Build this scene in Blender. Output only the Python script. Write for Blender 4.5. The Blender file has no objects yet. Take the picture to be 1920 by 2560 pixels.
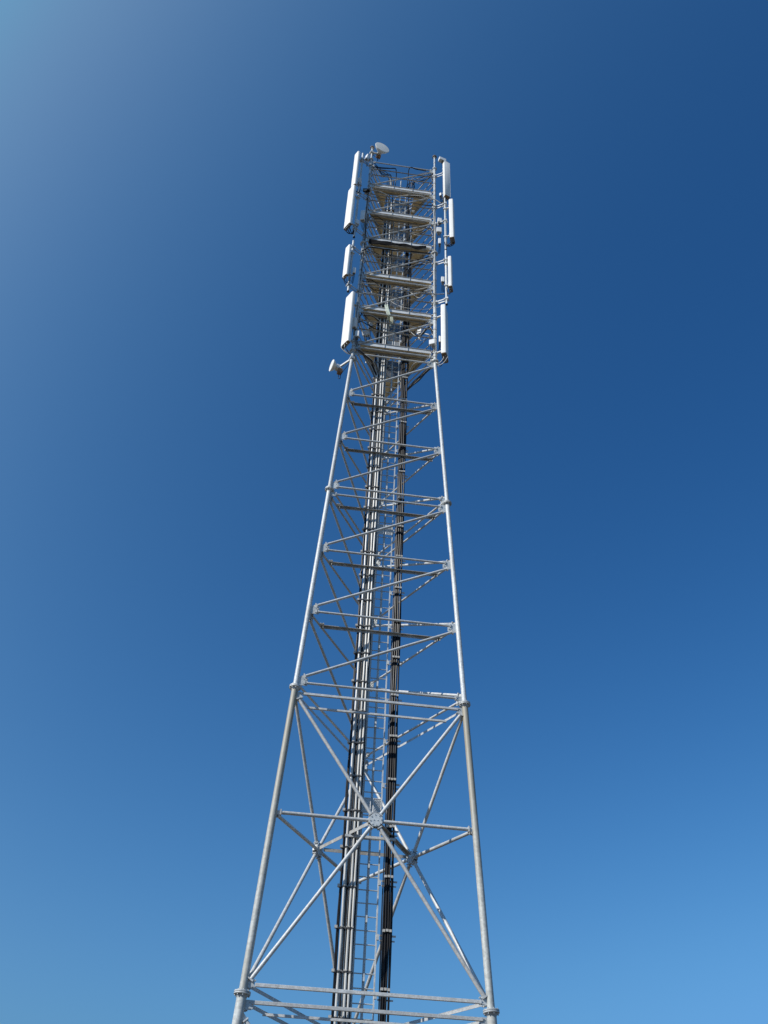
import bpy, bmesh, math, random
from mathutils import Vector, Matrix
random.seed(7)
S = bpy.context.scene
COL = S.collection
R = math.radians

# ------------------------------------------------------------------ camera
CAM = Vector((0.0, -18.177, 1.70))
PITCH, ROLL, YAW, FPX = 0.72736, 0.04855, -0.0005, 2248.86
cd = bpy.data.cameras.new('camera'); cam = bpy.data.objects.new('camera', cd); COL.objects.link(cam)
fw = Vector((math.sin(YAW)*math.cos(PITCH), math.cos(YAW)*math.cos(PITCH), math.sin(PITCH)))
rt = Vector((math.cos(YAW), -math.sin(YAW), 0)); up = rt.cross(fw)
r2 = rt*math.cos(ROLL)+up*math.sin(ROLL); u2 = -rt*math.sin(ROLL)+up*math.cos(ROLL)
m = Matrix((r2, u2, -fw)).transposed().to_4x4(); m.translation = CAM
cam.matrix_world = m
cd.sensor_width = 36.0; cd.sensor_fit = 'AUTO'; cd.lens = FPX/2560*36.0
cd.clip_start = 0.1; cd.clip_end = 5000
S.camera = cam

# ------------------------------------------------------------------ light
SUN_EL, SUN_LEFT = 36.5, 54.0        # elevation; degrees to the left of the line tower -> camera
sv = Vector((-math.sin(R(SUN_LEFT))*math.cos(R(SUN_EL)), -math.cos(R(SUN_LEFT))*math.cos(R(SUN_EL)), math.sin(R(SUN_EL))))
w = bpy.data.worlds.new('World'); S.world = w; w.use_nodes = True
nt = w.node_tree; bg = nt.nodes['Background']
sky = nt.nodes.new('ShaderNodeTexSky'); sky.sky_type = 'NISHITA'; sky.sun_disc = False
sky.sun_elevation = R(SUN_EL); sky.sun_rotation = R(180+SUN_LEFT)
sky.altitude = 0; sky.air_density = 0.6; sky.dust_density = 6.0; sky.ozone_density = 1.0
# the photograph's deep, contrasty blue: a per-channel tone curve on the sky
BG = 0.1
sp_ = nt.nodes.new('ShaderNodeSeparateColor'); cb_ = nt.nodes.new('ShaderNodeCombineColor')
nt.links.new(sky.outputs[0], sp_.inputs[0])
for ch, (gm_, k_, top_) in enumerate(((2.535, 22.85, 1.34), (1.767, 7.38, 1.85), (1.353, 3.80, 3.2))):
    mn = nt.nodes.new('ShaderNodeMath'); mn.operation = 'SMOOTH_MIN'; mn.inputs[1].default_value = top_; mn.inputs[2].default_value = 0.3
    pw = nt.nodes.new('ShaderNodeMath'); pw.operation = 'POWER'; pw.inputs[1].default_value = gm_
    ml = nt.nodes.new('ShaderNodeMath'); ml.operation = 'MULTIPLY'; ml.inputs[1].default_value = k_*BG**gm_/BG
    nt.links.new(sp_.outputs[ch], mn.inputs[0]); nt.links.new(mn.outputs[0], pw.inputs[0]); nt.links.new(pw.outputs[0], ml.inputs[0]); nt.links.new(ml.outputs[0], cb_.inputs[ch])
nt.links.new(cb_.outputs[0], bg.inputs[0]); bg.inputs[1].default_value = BG
sl = bpy.data.lights.new('sun', 'SUN'); so = bpy.data.objects.new('sun', sl); COL.objects.link(so)
sl.energy = 5.0; sl.angle = R(0.53); sl.color = (1.0, 0.96, 0.89)
so.rotation_euler = sv.to_track_quat('Z', 'Y').to_euler(); so.location = (-30, -40, 50)
S.view_settings.view_transform = 'Standard'; S.view_settings.look = 'None'
S.view_settings.exposure = 0.0; S.view_settings.gamma = 1.0; S.view_settings.use_curve_mapping = False

# ------------------------------------------------------------------ tower frame
PSI = 0.1026; Z0 = 5.632             # z of the lowest flange seen; all heights below are above it
CP, SP = math.cos(PSI), math.sin(PSI)
def W(x, y, z): return Vector((x*CP-y*SP, x*SP+y*CP, z+Z0))
R0, R3 = 1.4639, 2.4619
def rad(z): return R0 if z >= 18 else R3+(R0-R3)*z/18
ANG = [R(210), R(330), R(90)]        # left, right, rear leg
def LP(l, z, extra=0.0):
    r = rad(z)+extra
    return (r*math.cos(ANG[l]), r*math.sin(ANG[l]), z)
def LW(l, z, extra=0.0): return W(*LP(l, z, extra))
def lerp(a, b, t): return tuple(a[i]+(b[i]-a[i])*t for i in range(3))

# ------------------------------------------------------------------ materials
def newmat(name):
    mt = bpy.data.materials.new(name); mt.use_nodes = True
    n = mt.node_tree; b = n.nodes['Principled BSDF']; return mt, n, b
def mottled(name, c1, c2, rough=0.5, metal=0.0, scale=6.0, detail=4.0, fine=None, stain=None, stain_amt=0.0, bump=0.0, stretch=(1,1,1), spec=None, zst=None):
    mt, n, b = newmat(name)
    tc = n.nodes.new('ShaderNodeTexCoord'); mp = n.nodes.new('ShaderNodeMapping'); mp.inputs['Scale'].default_value = stretch
    n.links.new(tc.outputs['Object'], mp.inputs['Vector'])
    oi = n.nodes.new('ShaderNodeObjectInfo')
    ns = n.nodes.new('ShaderNodeTexNoise'); ns.noise_dimensions = '4D'; ns.inputs['Scale'].default_value = scale; ns.inputs['Detail'].default_value = detail; ns.inputs['Roughness'].default_value = 0.65
    mw = n.nodes.new('ShaderNodeMath'); mw.operation = 'MULTIPLY'; mw.inputs[1].default_value = 31.0
    n.links.new(oi.outputs['Random'], mw.inputs[0]); n.links.new(mw.outputs[0], ns.inputs['W'])
    n.links.new(mp.outputs[0], ns.inputs['Vector'])
    cr = n.nodes.new('ShaderNodeValToRGB'); cr.color_ramp.elements[0].position = 0.32; cr.color_ramp.elements[1].position = 0.68
    cr.color_ramp.elements[0].color = (*c1, 1); cr.color_ramp.elements[1].color = (*c2, 1)
    n.links.new(ns.outputs['Fac'], cr.inputs['Fac']); out = cr.outputs['Color']
    if fine:
        vo = n.nodes.new('ShaderNodeTexVoronoi'); vo.inputs['Scale'].default_value = fine
        n.links.new(mp.outputs[0], vo.inputs['Vector'])
        sp = n.nodes.new('ShaderNodeSeparateColor'); n.links.new(vo.outputs['Color'], sp.inputs[0])
        mr = n.nodes.new('ShaderNodeMapRange'); mr.inputs[3].default_value = 0.84; mr.inputs[4].default_value = 1.12
        n.links.new(sp.outputs[0], mr.inputs[0])
        mx = n.nodes.new('ShaderNodeMix'); mx.data_type = 'RGBA'; mx.blend_type = 'MULTIPLY'; mx.inputs[0].default_value = 1.0
        n.links.new(out, mx.inputs[6]); n.links.new(mr.outputs[0], mx.inputs[7]); out = mx.outputs[2]
    if fine:
        tv = n.nodes.new('ShaderNodeMapRange'); tv.inputs[3].default_value = 0.82; tv.inputs[4].default_value = 1.08; n.links.new(oi.outputs['Random'], tv.inputs[0])
        mx = n.nodes.new('ShaderNodeMix'); mx.data_type = 'RGBA'; mx.blend_type = 'MULTIPLY'; mx.inputs[0].default_value = 1.0
        n.links.new(out, mx.inputs[6]); n.links.new(tv.outputs[0], mx.inputs[7]); out = mx.outputs[2]
    if stain:
        n2 = n.nodes.new('ShaderNodeTexNoise'); n2.noise_dimensions = '4D'; n2.inputs['Scale'].default_value = 2.2; n2.inputs['Detail'].default_value = 6
        m2 = n.nodes.new('ShaderNodeMapping'); m2.inputs['Scale'].default_value = (3, 3, 0.5)
        n.links.new(tc.outputs['Object'], m2.inputs['Vector']); n.links.new(m2.outputs[0], n2.inputs['Vector']); n.links.new(mw.outputs[0], n2.inputs['W'])
        c2r = n.nodes.new('ShaderNodeValToRGB'); c2r.color_ramp.elements[0].position = 0.5; c2r.color_ramp.elements[1].position = 0.72
        c2r.color_ramp.elements[0].color = (0, 0, 0, 1); c2r.color_ramp.elements[1].color = (stain_amt,)*3+(1,)
        n.links.new(n2.outputs['Fac'], c2r.inputs['Fac'])
        sf = c2r.outputs['Color']
        if zst:
            sz = n.nodes.new('ShaderNodeSeparateXYZ'); n.links.new(tc.outputs['Object'], sz.inputs[0])
            zr = n.nodes.new('ShaderNodeMapRange'); zr.interpolation_type = 'SMOOTHSTEP'; zr.inputs[1].default_value = zst[0]; zr.inputs[2].default_value = zst[1]; zr.inputs[3].default_value = 0.0; zr.inputs[4].default_value = zst[2]
            n.links.new(sz.outputs[2], zr.inputs[0]); ad = n.nodes.new('ShaderNodeMath'); ad.use_clamp = True
            n.links.new(sf, ad.inputs[0]); n.links.new(zr.outputs[0], ad.inputs[1]); sf = ad.outputs[0]
        mx = n.nodes.new('ShaderNodeMix'); mx.data_type = 'RGBA'
        n.links.new(sf, mx.inputs[0]); n.links.new(out, mx.inputs[6]); mx.inputs[7].default_value = (*stain, 1); out = mx.outputs[2]
    n.links.new(out, b.inputs['Base Color'])
    rr = n.nodes.new('ShaderNodeMapRange'); rr.inputs[3].default_value = max(0.05, rough-0.12); rr.inputs[4].default_value = min(1, rough+0.12)
    n.links.new(ns.outputs['Fac'], rr.inputs[0]); n.links.new(rr.outputs[0], b.inputs['Roughness'])
    b.inputs['Metallic'].default_value = metal
    if spec is not None: b.inputs['Specular IOR Level'].default_value = spec
    if bump:
        bp = n.nodes.new('ShaderNodeBump'); bp.inputs['Strength'].default_value = bump; bp.inputs['Distance'].default_value = 0.01
        n.links.new(ns.outputs['Fac'], bp.inputs['Height']); n.links.new(bp.outputs[0], b.inputs['Normal'])
    return mt
STEEL = mottled('galvanised_steel', (0.42,0.44,0.445), (0.56,0.585,0.585), 0.56, 0.10, 7, 5, fine=38, stain=(0.30,0.27,0.22), stain_amt=0.45)
LEGB = mottled('dirty_galvanised_leg', (0.35,0.365,0.345), (0.51,0.525,0.50), 0.58, 0.08, 5, 6, fine=26, stain=(0.30,0.275,0.215), stain_amt=0.6, zst=(0.6,5.2,0.85))
LEGC = mottled('aged_galvanised_leg', (0.37,0.39,0.375), (0.52,0.54,0.52), 0.58, 0.08, 5, 6, fine=26, stain=(0.32,0.285,0.21), stain_amt=0.5)
STEELB = mottled('weathered_galvanised_steel', (0.27,0.26,0.235), (0.42,0.42,0.40), 0.6, 0.15, 4, 6, fine=30, stain=(0.25,0.21,0.15), stain_amt=0.8)
BRACE = mottled('brace_galvanising', (0.43,0.44,0.43), (0.59,0.595,0.58), 0.52, 0.1, 9, 5, fine=45, stain=(0.31,0.28,0.23), stain_amt=0.35)
ZINC = mottled('bright_zinc_plate', (0.38,0.41,0.415), (0.53,0.555,0.555), 0.5, 0.15, 14, 4, fine=60)
BOLT = mottled('dark_bolt_steel', (0.05,0.05,0.05), (0.16,0.15,0.14), 0.6, 0.4, 20, 3)
TOE = mottled('toe_board_sheet', (0.50,0.51,0.51), (0.63,0.64,0.63), 0.5, 0.1, 5, 4, stain=(0.32,0.30,0.26), stain_amt=0.4)
PLY = mottled('tan_plywood', (0.56,0.44,0.25), (0.72,0.57,0.34), 0.8, 0.0, 3.5, 6, stain=(0.36,0.26,0.14), stain_amt=0.7)
GRATE = mottled('grating_steel', (0.09,0.10,0.115), (0.17,0.185,0.20), 0.6, 0.3, 12, 3)
RADOME = mottled('white_radome', (0.74,0.725,0.675), (0.82,0.805,0.755), 0.45, 0.0, 2.5, 4, stain=(0.55,0.54,0.50), stain_amt=0.35)
CREAM = mottled('cream_radome', (0.70,0.69,0.63), (0.78,0.77,0.71), 0.5, 0.0, 3, 4)
BOXW = mottled('light_grey_enclosure', (0.60,0.61,0.60), (0.70,0.71,0.695), 0.5, 0.0, 5, 4, stain=(0.42,0.40,0.36), stain_amt=0.4)
BROWN = mottled('brown_end_cap', (0.13,0.085,0.045), (0.26,0.18,0.10), 0.6, 0.0, 12, 4)
CGREY = mottled('grey_cable_jacket', (0.42,0.42,0.40), (0.56,0.56,0.53), 0.42, 0.0, 5, 5, stain=(0.25,0.24,0.22), stain_amt=0.6, stretch=(1,1,0.25))
CBLACK = mottled('black_cable_jacket', (0.006,0.006,0.008), (0.016,0.016,0.018), 0.38, 0.0, 6, 3, stretch=(1,1,0.3), spec=0.14)
CTAN = mottled('weathered_cable_jacket', (0.10,0.085,0.065), (0.20,0.175,0.14), 0.55, 0.0, 6, 3)
CGREEN = mottled('pale_green_cable_jacket', (0.50,0.58,0.47), (0.62,0.68,0.57), 0.5, 0.0, 6, 3)
CLAMP = mottled('cable_clamp_plastic', (0.34,0.32,0.29), (0.52,0.50,0.45), 0.55, 0.0, 20, 3)
TARP = mottled('black_plastic_sheet', (0.006,0.006,0.007), (0.016,0.016,0.016), 0.8, 0.0, 4, 4, bump=0.4, spec=0.04)
RUST = mottled('rusty_radio_casing', (0.16,0.075,0.035), (0.34,0.22,0.13), 0.75, 0.0, 14, 5)
CONC = mottled('concrete', (0.30,0.29,0.27), (0.42,0.41,0.38), 0.9, 0.0, 4, 6)
GROUND = mottled('dry_gravel_ground', (0.07,0.06,0.042), (0.145,0.12,0.085), 0.95, 0.0, 0.6, 8)

# ------------------------------------------------------------------ mesh builder (world coordinates)
class MB:
    def __init__(s): s.v = []; s.f = []; s.sm = []; s.mi = []; s.cur = 0
    def _add(s, vs, fs, smooth):
        o = len(s.v); s.v += [Vector(v) for v in vs]
        for f in fs: s.f.append([i+o for i in f]); s.sm.append(smooth); s.mi.append(s.cur)
    def tube(s, p, q, r, n=14, r2=None, caps=True):
        p, q = Vector(p), Vector(q); d = (q-p)
        if d.length < 1e-6: return s
        d.normalize(); a = d.orthogonal().normalized(); b = d.cross(a)
        r2 = r if r2 is None else r2; vs = []
        for k in range(n):
            t = 2*math.pi*k/n; e = a*math.cos(t)+b*math.sin(t)
            vs += [p+e*r, q+e*r2]
        fs = [[2*k, 2*((k+1) % n), 2*((k+1) % n)+1, 2*k+1] for k in range(n)]
        s._add(vs, fs, True)
        if caps: s._add(vs, [[2*k for k in range(n)][::-1], [2*k+1 for k in range(n)]], False)
        return s
    def pipe(s, pts, r, n=8):
        pts = [Vector(p) for p in pts]; vs = []; prev = None
        for i, p in enumerate(pts):
            d = (pts[min(i+1, len(pts)-1)]-pts[max(i-1, 0)]).normalized()
            a = d.orthogonal().normalized() if prev is None else (prev-d*prev.dot(d)).normalized()
            prev = a; b = d.cross(a)
            for k in range(n):
                t = 2*math.pi*k/n; vs.append(p+(a*math.cos(t)+b*math.sin(t))*r)
        fs = []
        for i in range(len(pts)-1):
            for k in range(n):
                k2 = (k+1) % n; fs.append([i*n+k, i*n+k2, (i+1)*n+k2, (i+1)*n+k])
        s._add(vs, fs, True)
        s._add(vs, [list(range(n))[::-1], [(len(pts)-1)*n+k for k in range(n)]], False)
        return s
    def box(s, c, ax, ay, az, dx, dy, dz):
        c = Vector(c); ax, ay, az = Vector(ax).normalized()*dx/2, Vector(ay).normalized()*dy/2, Vector(az).normalized()*dz/2
        vs = [c+ax*i+ay*j+az*k for i in (-1, 1) for j in (-1, 1) for k in (-1, 1)]
        s._add(vs, [[0,1,3,2],[4,6,7,5],[0,4,5,1],[2,3,7,6],[0,2,6,4],[1,5,7,3]], False); return s
    def bar(s, p, q, wd, ht, upv=(0,0,1)):
        p, q = Vector(p), Vector(q); d = (q-p); L = d.length; d.normalize()
        side = d.cross(Vector(upv)).normalized(); u = side.cross(d)
        return s.box((p+q)/2, d, side, u, L, wd, ht)
    def angle(s, p, q, a, t, upv=(0,0,1), flip=1):   # an L section
        p, q = Vector(p), Vector(q); d = (q-p); L = d.length; d.normalize()
        side = d.cross(Vector(upv)).normalized()*flip; u = side.cross(d)*flip
        c = (p+q)/2
        s.box(c+u*(a/2-t/2), d, side, u, L, a, t)
        s.box(c-side*(a/2-t/2)+u*(-t/2), d, side, u, L, t, a-t-0.002); return s
    def lathe(s, c, axis, prof, n=32):
        c = Vector(c); d = Vector(axis).normalized(); a = d.orthogonal().normalized(); b = d.cross(a); vs = []
        for (h, r) in prof:
            for k in range(n):
                t = 2*math.pi*k/n; vs.append(c+d*h+(a*math.cos(t)+b*math.sin(t))*r)
        fs = []
        for i in range(len(prof)-1):
            for k in range(n):
                k2 = (k+1) % n; fs.append([i*n+k, i*n+k2, (i+1)*n+k2, (i+1)*n+k])
        s._add(vs, fs, True)
        s._add(vs, [list(range(n))[::-1], [(len(prof)-1)*n+k for k in range(n)]], False); return s
    def prism(s, rings, smooth=False):
        n = len(rings[0]); vs = [p for r in rings for p in r]; fs = []
        for i in range(len(rings)-1):
            for k in range(n):
                k2 = (k+1) % n; fs.append([i*n+k, i*n+k2, (i+1)*n+k2, (i+1)*n+k])
        s._add(vs, fs, smooth)
        s._add(vs, [list(range(n))[::-1], [(len(rings)-1)*n+k for k in range(n)]], False); return s
    def build(s, name, mat, parent=None, label=None, cat=None, group=None, kind=None, ang=35, bevel=0.0):
        lo = Vector([min(v[i] for v in s.v) for i in range(3)]); hi = Vector([max(v[i] for v in s.v) for i in range(3)])
        org = Vector(((lo.x+hi.x)/2, (lo.y+hi.y)/2, lo.z))
        me = bpy.data.meshes.new(name); me.from_pydata([v-org for v in s.v], [], s.f); me.update(); me.polygons.foreach_set('material_index', s.mi)
        bm = bmesh.new(); bm.from_mesh(me); bmesh.ops.remove_doubles(bm, verts=bm.verts, dist=1e-5)
        bmesh.ops.recalc_face_normals(bm, faces=bm.faces); bm.to_mesh(me); bm.free()
        for p in me.polygons: p.use_smooth = True
        me.set_sharp_from_angle(angle=R(ang)); [me.materials.append(x) for x in (mat if isinstance(mat, tuple) else (mat,))]
        o = bpy.data.objects.new(name, me); COL.objects.link(o)
        o.location = org
        if parent is not None:
            o.parent = parent; o.location = org-wloc(parent)
        if bevel:
            md = o.modifiers.new('bevel', 'BEVEL'); md.width = bevel; md.segments = 2; md.limit_method = 'ANGLE'
        if label: o['label'] = label
        if cat: o['category'] = cat
        if group: o['group'] = group
        if kind: o['kind'] = kind
        return o
def wloc(o):
    v = Vector(o.location)
    while o.parent is not None: o = o.parent; v += Vector(o.location)
    return v
def thing(name, loc, label, cat, group=None):
    o = bpy.data.objects.new(name, None); COL.objects.link(o); o.location = loc; o.empty_display_size = 0.2
    o['label'] = label; o['category'] = cat
    if group: o['group'] = group
    return o
def spline(pts, n=8):
    P = [Vector(p) for p in pts]; P = [P[0]*2-P[1]]+P+[P[-1]*2-P[-2]]; out = []
    for i in range(1, len(P)-2):
        for k in range(n):
            t = k/n; a, b, c, d = P[i-1], P[i], P[i+1], P[i+2]
            out.append(0.5*((2*b)+(c-a)*t+(2*a-5*b+4*c-d)*t*t+(3*b-a-3*c+d)*t**3))
    out.append(P[-2]); return out
def cpath(pts, n=8): return [W(*p) for p in spline(pts, n)]

# ------------------------------------------------------------------ ground
g = MB(); N = 40
for i in range(N+1):
    for j in range(N+1):
        x = (i/N*2-1); y = (j/N*2-1); x = math.copysign(abs(x)**2.2, x)*1500; y = math.copysign(abs(y)**2.2, y)*1500
        d = math.hypot(x, y); g.v.append(Vector((x, y, -0.02+(0 if d < 30 else 0.012*(d-30)*math.sin(x*0.01)*math.cos(y*0.013)*0.5))))
for i in range(N):
    for j in range(N): g.f.append([i*(N+1)+j, (i+1)*(N+1)+j, (i+1)*(N+1)+j+1, i*(N+1)+j+1]); g.sm.append(True); g.mi.append(0)
g.build('ground', GROUND, kind='structure')

# ------------------------------------------------------------------ lattice tower
tower = thing('lattice_tower', (0, 0, 0), 'tall triangular galvanised steel lattice tower of bolted tubes carrying six work platforms', 'tower')
SEC = [(-5.33, 0.0, 0.084), (0.0, 6.0, 0.068), (6.0, 12.0, 0.0572), (12.0, 18.0, 0.0535), (18.0, 24.0, 0.054), (24.0, 30.06, 0.0445)]
def secof(z):
    for i, s in enumerate(SEC):
        if z < s[1]-1e-6: return i
    return 5
LEG = {}
for l in range(3):
    ft = MB(); c = LW(l, -5.6); ft.box((c.x, c.y, 0.12), (1,0,0), (0,1,0), (0,0,1), 0.9, 0.9, 0.32); ft.build('footing', CONC, tower, bevel=0.02)
    for i, (za, zb, r) in enumerate(SEC):
        mb = MB()
        lo_off = 0.03
        mb.tube(LW(l, za+lo_off), LW(l, zb-0.03), r, 24)
        LEG[(l, i)] = mb.build('leg', (LEGC, LEGB, STEEL, STEEL, STEEL, STEEL)[i], tower)
    # flanges at the joints, each a child of the leg below it
    for i in range(6):
        z = SEC[i][1]; r = SEC[i][2]; rf = r+0.058 if i < 5 else r+0.042
        ax = (LW(l, z+0.05)-LW(l, z-0.05)).normalized(); c = LW(l, z)
        a = ax.orthogonal().normalized(); b = ax.cross(a)
        fb = MB(); fb.lathe(c, ax, [(-0.027, rf*0.97), (-0.025, rf), (-0.005, rf), (-0.002, rf*0.97)], 28)
        fb.lathe(c, ax, [(0.002, rf*0.97), (0.005, rf), (0.025, rf), (0.027, rf*0.97)], 28)
        fb.tube(c-ax*0.07, c-ax*0.027, r+0.004, 20, r+0.02)
        bb = fb; fb.cur = 1; nb = 8 if i < 4 else 6
        for k in range(nb):
            t = 2*math.pi*(k+0.3)/nb; e = a*math.cos(t)+b*math.sin(t); p = c+e*(rf-0.022)
            bb.tube(p-ax*0.052, p-ax*0.026, 0.011, 6); bb.tube(p+ax*0.026, p+ax*0.042, 0.012, 6)
        bb.build('flange', (STEEL, ZINC), LEG[(l, i)])
    if l < 2:   # slim pole carried on above the top flange
        tp = MB(); tp.tube(LW(l, 30.10), LW(l, 31.02), 0.034, 18); tp.tube(LW(l, 30.52), LW(l, 30.60), 0.044, 16); tp.tube(LW(l, 30.93), LW(l, 30.97), 0.05, 16)
        t_ = tp.build('top_pole', ZINC, tower)
        cp = MB(); cp.lathe(LW(l, 31.02), (0,0,1), [(0, 0.06), (0.004, 0.085), (0.035, 0.088), (0.05, 0.07)], 24)
        cp.build('cap', mottled('rusty_cap', (0.10,0.07,0.05), (0.2,0.16,0.12), 0.7) if l == 0 else bpy.data.materials['rusty_cap'], t_)
FACES = [(0, 1), (1, 2), (2, 0)]
def fvec(f, z):      # unit along the face, outward normal (world)
    a, b = LW(FACES[f][0], z), LW(FACES[f][1], z); d = (b-a).normalized()
    return d, d.cross(Vector((0, 0, 1)))*1.0
def gusset(f, end, z, wd=0.20, ht=0.20, dz=0.0):
    l = FACES[f][end]; i = secof(z); r = SEC[i][2]; d, nrm = fvec(f, z)
    if end == 1: d = -d
    c = LW(l, z+dz)+d*(r+wd/2-0.01); mb = MB()
    mb.box(c, d, nrm, (0,0,1), wd, 0.014, ht)
    for dx in (0.02, 0.07):
        for hz in (-0.05, 0.05):
            p = c+d*dx+Vector((0,0,hz)); mb.tube(p-nrm*0.026, p+nrm*0.026, 0.013, 6)
    mb.build('gusset_plate', ZINC, LEG[(l, i)])
def tubebar(name, f, za, zb, r, ia=0.16, ib=0.16, plates=True, mat=None, off=0.0):
    d, nrm = fvec(f, (za+zb)/2); a, b = LW(FACES[f][0], za)+nrm*off, LW(FACES[f][1], zb)+nrm*off
    u = (b-a).normalized(); a2, b2 = a+u*ia, b-u*ib
    mb = MB(); mb.tube(a2, b2, r, 16)
    if plates:
        for p, s in ((a2, -1), (b2, 1)):
            side = u.cross(nrm)
            mb.box(p+u*s*0.012, u, nrm, side, 0.024, 2*r+0.02, 2*r+0.034)
            for k in (-1, 1): mb.box(p+u*s*0.065, u, nrm, side, 0.085, 0.010, 2*r) if k == 1 else None
    return mb.build(name, mat or BRACE, tower)
def squarebar(name, f, z, wd, ia=0.19, ib=0.16):
    a, b = LW(FACES[f][0], z), LW(FACES[f][1], z); u = (b-a).normalized()
    mb = MB()
    if f == 0: mb.bar(a+u*ia, b-u*ib, wd, wd)
    else: mb.angle(a+u*ia, b-u*ib, wd*1.15, 0.007)
    return mb.build(name, BRACE, tower, bevel=0.003)
for f in range(3):
    # tapering single-diagonal sections (2 m bays)
    for F in (18.0, 12.0):
        lv = [F-0.10 if F == 18 else F-0.15, F-2.06, F-3.95, F-5.87]
        for z in lv: tubebar('crossbar', f, z, z, 0.027, 0.20, 0.20)
        for k in range(3):
            tubebar('diagonal_brace', f, lv[k+1]+0.085, lv[k]-0.10, 0.031, 0.20, 0.17)
            gusset(f, 0, lv[k+1]+0.03, 0.2, 0.19); gusset(f, 1, lv[k]-0.04, 0.2, 0.22)
        gusset(f, 0, lv[0], 0.16, 0.11); gusset(f, 1, lv[3], 0.16, 0.11)
    # antenna section
    for F in (30.03, 24.02):
        lv = [F-0.13, F-2.05, F-3.95, F-5.80]
        for z in lv: tubebar('crossbar', f, z, z, 0.0225, 0.17, 0.17)
        for k in range(3):
            tubebar('diagonal_brace', f, lv[k+1]+0.085, lv[k]-0.09, 0.0235, 0.17, 0.15)
            gusset(f, 0, lv[k+1]+0.03, 0.16, 0.17); gusset(f, 1, lv[k]-0.04, 0.16, 0.19)
        gusset(f, 0, lv[0], 0.13, 0.1); gusset(f, 1, lv[3], 0.13, 0.1)
    # X-braced sections
    squarebar('crossbar', f, 5.86, 0.05); squarebar('crossbar', f, 0.14, 0.056); squarebar('crossbar', f, -0.13, 0.056)
    for e in (0, 1):
        gusset(f, e, 5.82, 0.12, 0.15); gusset(f, e, 0.16, 0.12, 0.13); gusset(f, e, -0.17, 0.12, 0.15)
    A, B = FACES[f]
    d, nrm = fvec(f, 3.0)
    def xb(zt, zm, zbm):
        C = (LW(A, zm)+LW(B, zm))/2
        for (l, z, s) in ((A, zt, 1), (B, zt, -1), (A, zbm, 1), (B, zbm, -1)):
            p = LW(l, z); u = (C-p).normalized(); mb = MB(); mb.tube(p+u*0.20, C-u*0.17, 0.036, 18)
            for q, sg in ((p+u*0.20, -1), (C-u*0.17, 1)):
                sd = u.cross(nrm); mb.box(q+u*sg*0.012, u, nrm, sd, 0.024, 0.092, 0.10); mb.box(q+u*sg*0.075, u, nrm, sd, 0.10, 0.012, 0.075)
            mb.build('diagonal_brace', BRACE, tower)
        for (p, q) in ((LW(A, zm), C), (C, LW(B, zm))):
            u = (q-p).normalized(); mb = MB(); ia = 0.15 if p != C else 0.14; ib = 0.14 if q == C else 0.15
            mb.tube(p+u*ia, q-u*ib, 0.035, 18)
            for k, sg in ((p+u*ia, -1), (q-u*ib, 1)):
                mb.box(k+u*sg*0.012, u, nrm, (0,0,1), 0.024, 0.085, 0.11); mb.box(k+u*sg*0.06, u, nrm, (0,0,1), 0.08, 0.012, 0.08)
            mb.build('crossbar', BRACE, tower)
        mb = MB(); n2 = (d.cross(((LW(A, zm+1)+LW(B, zm+1))/2-C).normalized())).normalized(); v2 = n2.cross(d)
        ring = lambda o: [C+n2*o+(d*math.cos(R(22.5+45*k))+v2*math.sin(R(22.5+45*k)))*0.138 for k in range(8)]
        mb.prism([ring(-0.055), ring(-0.041)]); mb.prism([ring(0.041), ring(0.055)])
        for k in range(8):
            t = R(45*k+8); p = C+(d*math.cos(t)+v2*math.sin(t))*0.108; mb.tube(p-n2*0.07, p+n2*0.07, 0.010, 6)
        for k in (-1, 1):
            p = C+d*0.035*k; mb.tube(p-n2*0.066, p+n2*0.066, 0.010, 6)
        mb.build('joint_plate', ZINC, tower)
        return C
    xb(5.88, 3.20, 0.06)
    xb(-0.26, -2.75, -5.15)
# inner beams that carry the ladder and cables
for z, y in ((15.93, -0.475), (14.0, -0.475), (11.85, -0.475), (9.95, -0.475), (8.05, -0.475), (5.86, -0.55), (-0.13, -0.60)):
    hw = (rad(z)-y)*math.tan(R(30)); mb = MB()
    if z > 6:
        mb.angle(W(-hw+0.02, y, z-0.03), W(hw-0.02, y, z-0.03), 0.066, 0.010)
        for s in (-1, 1):
            c = W(s*(hw-0.05), y, z); mb.box(c+Vector((0,0,0.03)), (1,0,0), (0,1,0), (0,0,1), 0.10, 0.09, 0.012); mb.tube(c+Vector((0.03*s,0,-0.08)), c+Vector((0.03*s,0,0.07)), 0.012, 6); mb.tube(c+Vector((-0.03*s,0,-0.08)), c+Vector((-0.03*s,0,0.07)), 0.012, 6)
    else: mb.bar(W(-hw+0.02, y, z-0.03), W(hw-0.02, y, z-0.03), 0.042, 0.042)
    mb.build('inner_beam', STEELB if z > 6 else BRACE, tower)
C3 = []
for f in range(3):
    a, b = LP(FACES[f][0], 3.2), LP(FACES[f][1], 3.2); C3.append(lerp(a, b, 0.5))
for i, j in ((0, 1), (0, 2), (1, 2)):
    p, q = W(*C3[i]), W(*C3[j]); u = (q-p).normalized(); mb = MB(); mb.angle(p+u*0.12, q-u*0.12, 0.07, 0.009); mb.build('plan_brace', STEELB, tower)
mb = MB(); mb.bar(W(-0.52, -0.46, 3.14), W(0.50, -0.46, 3.14), 0.045, 0.05); mb.build('ladder_bracket', BRACE, tower)

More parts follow.
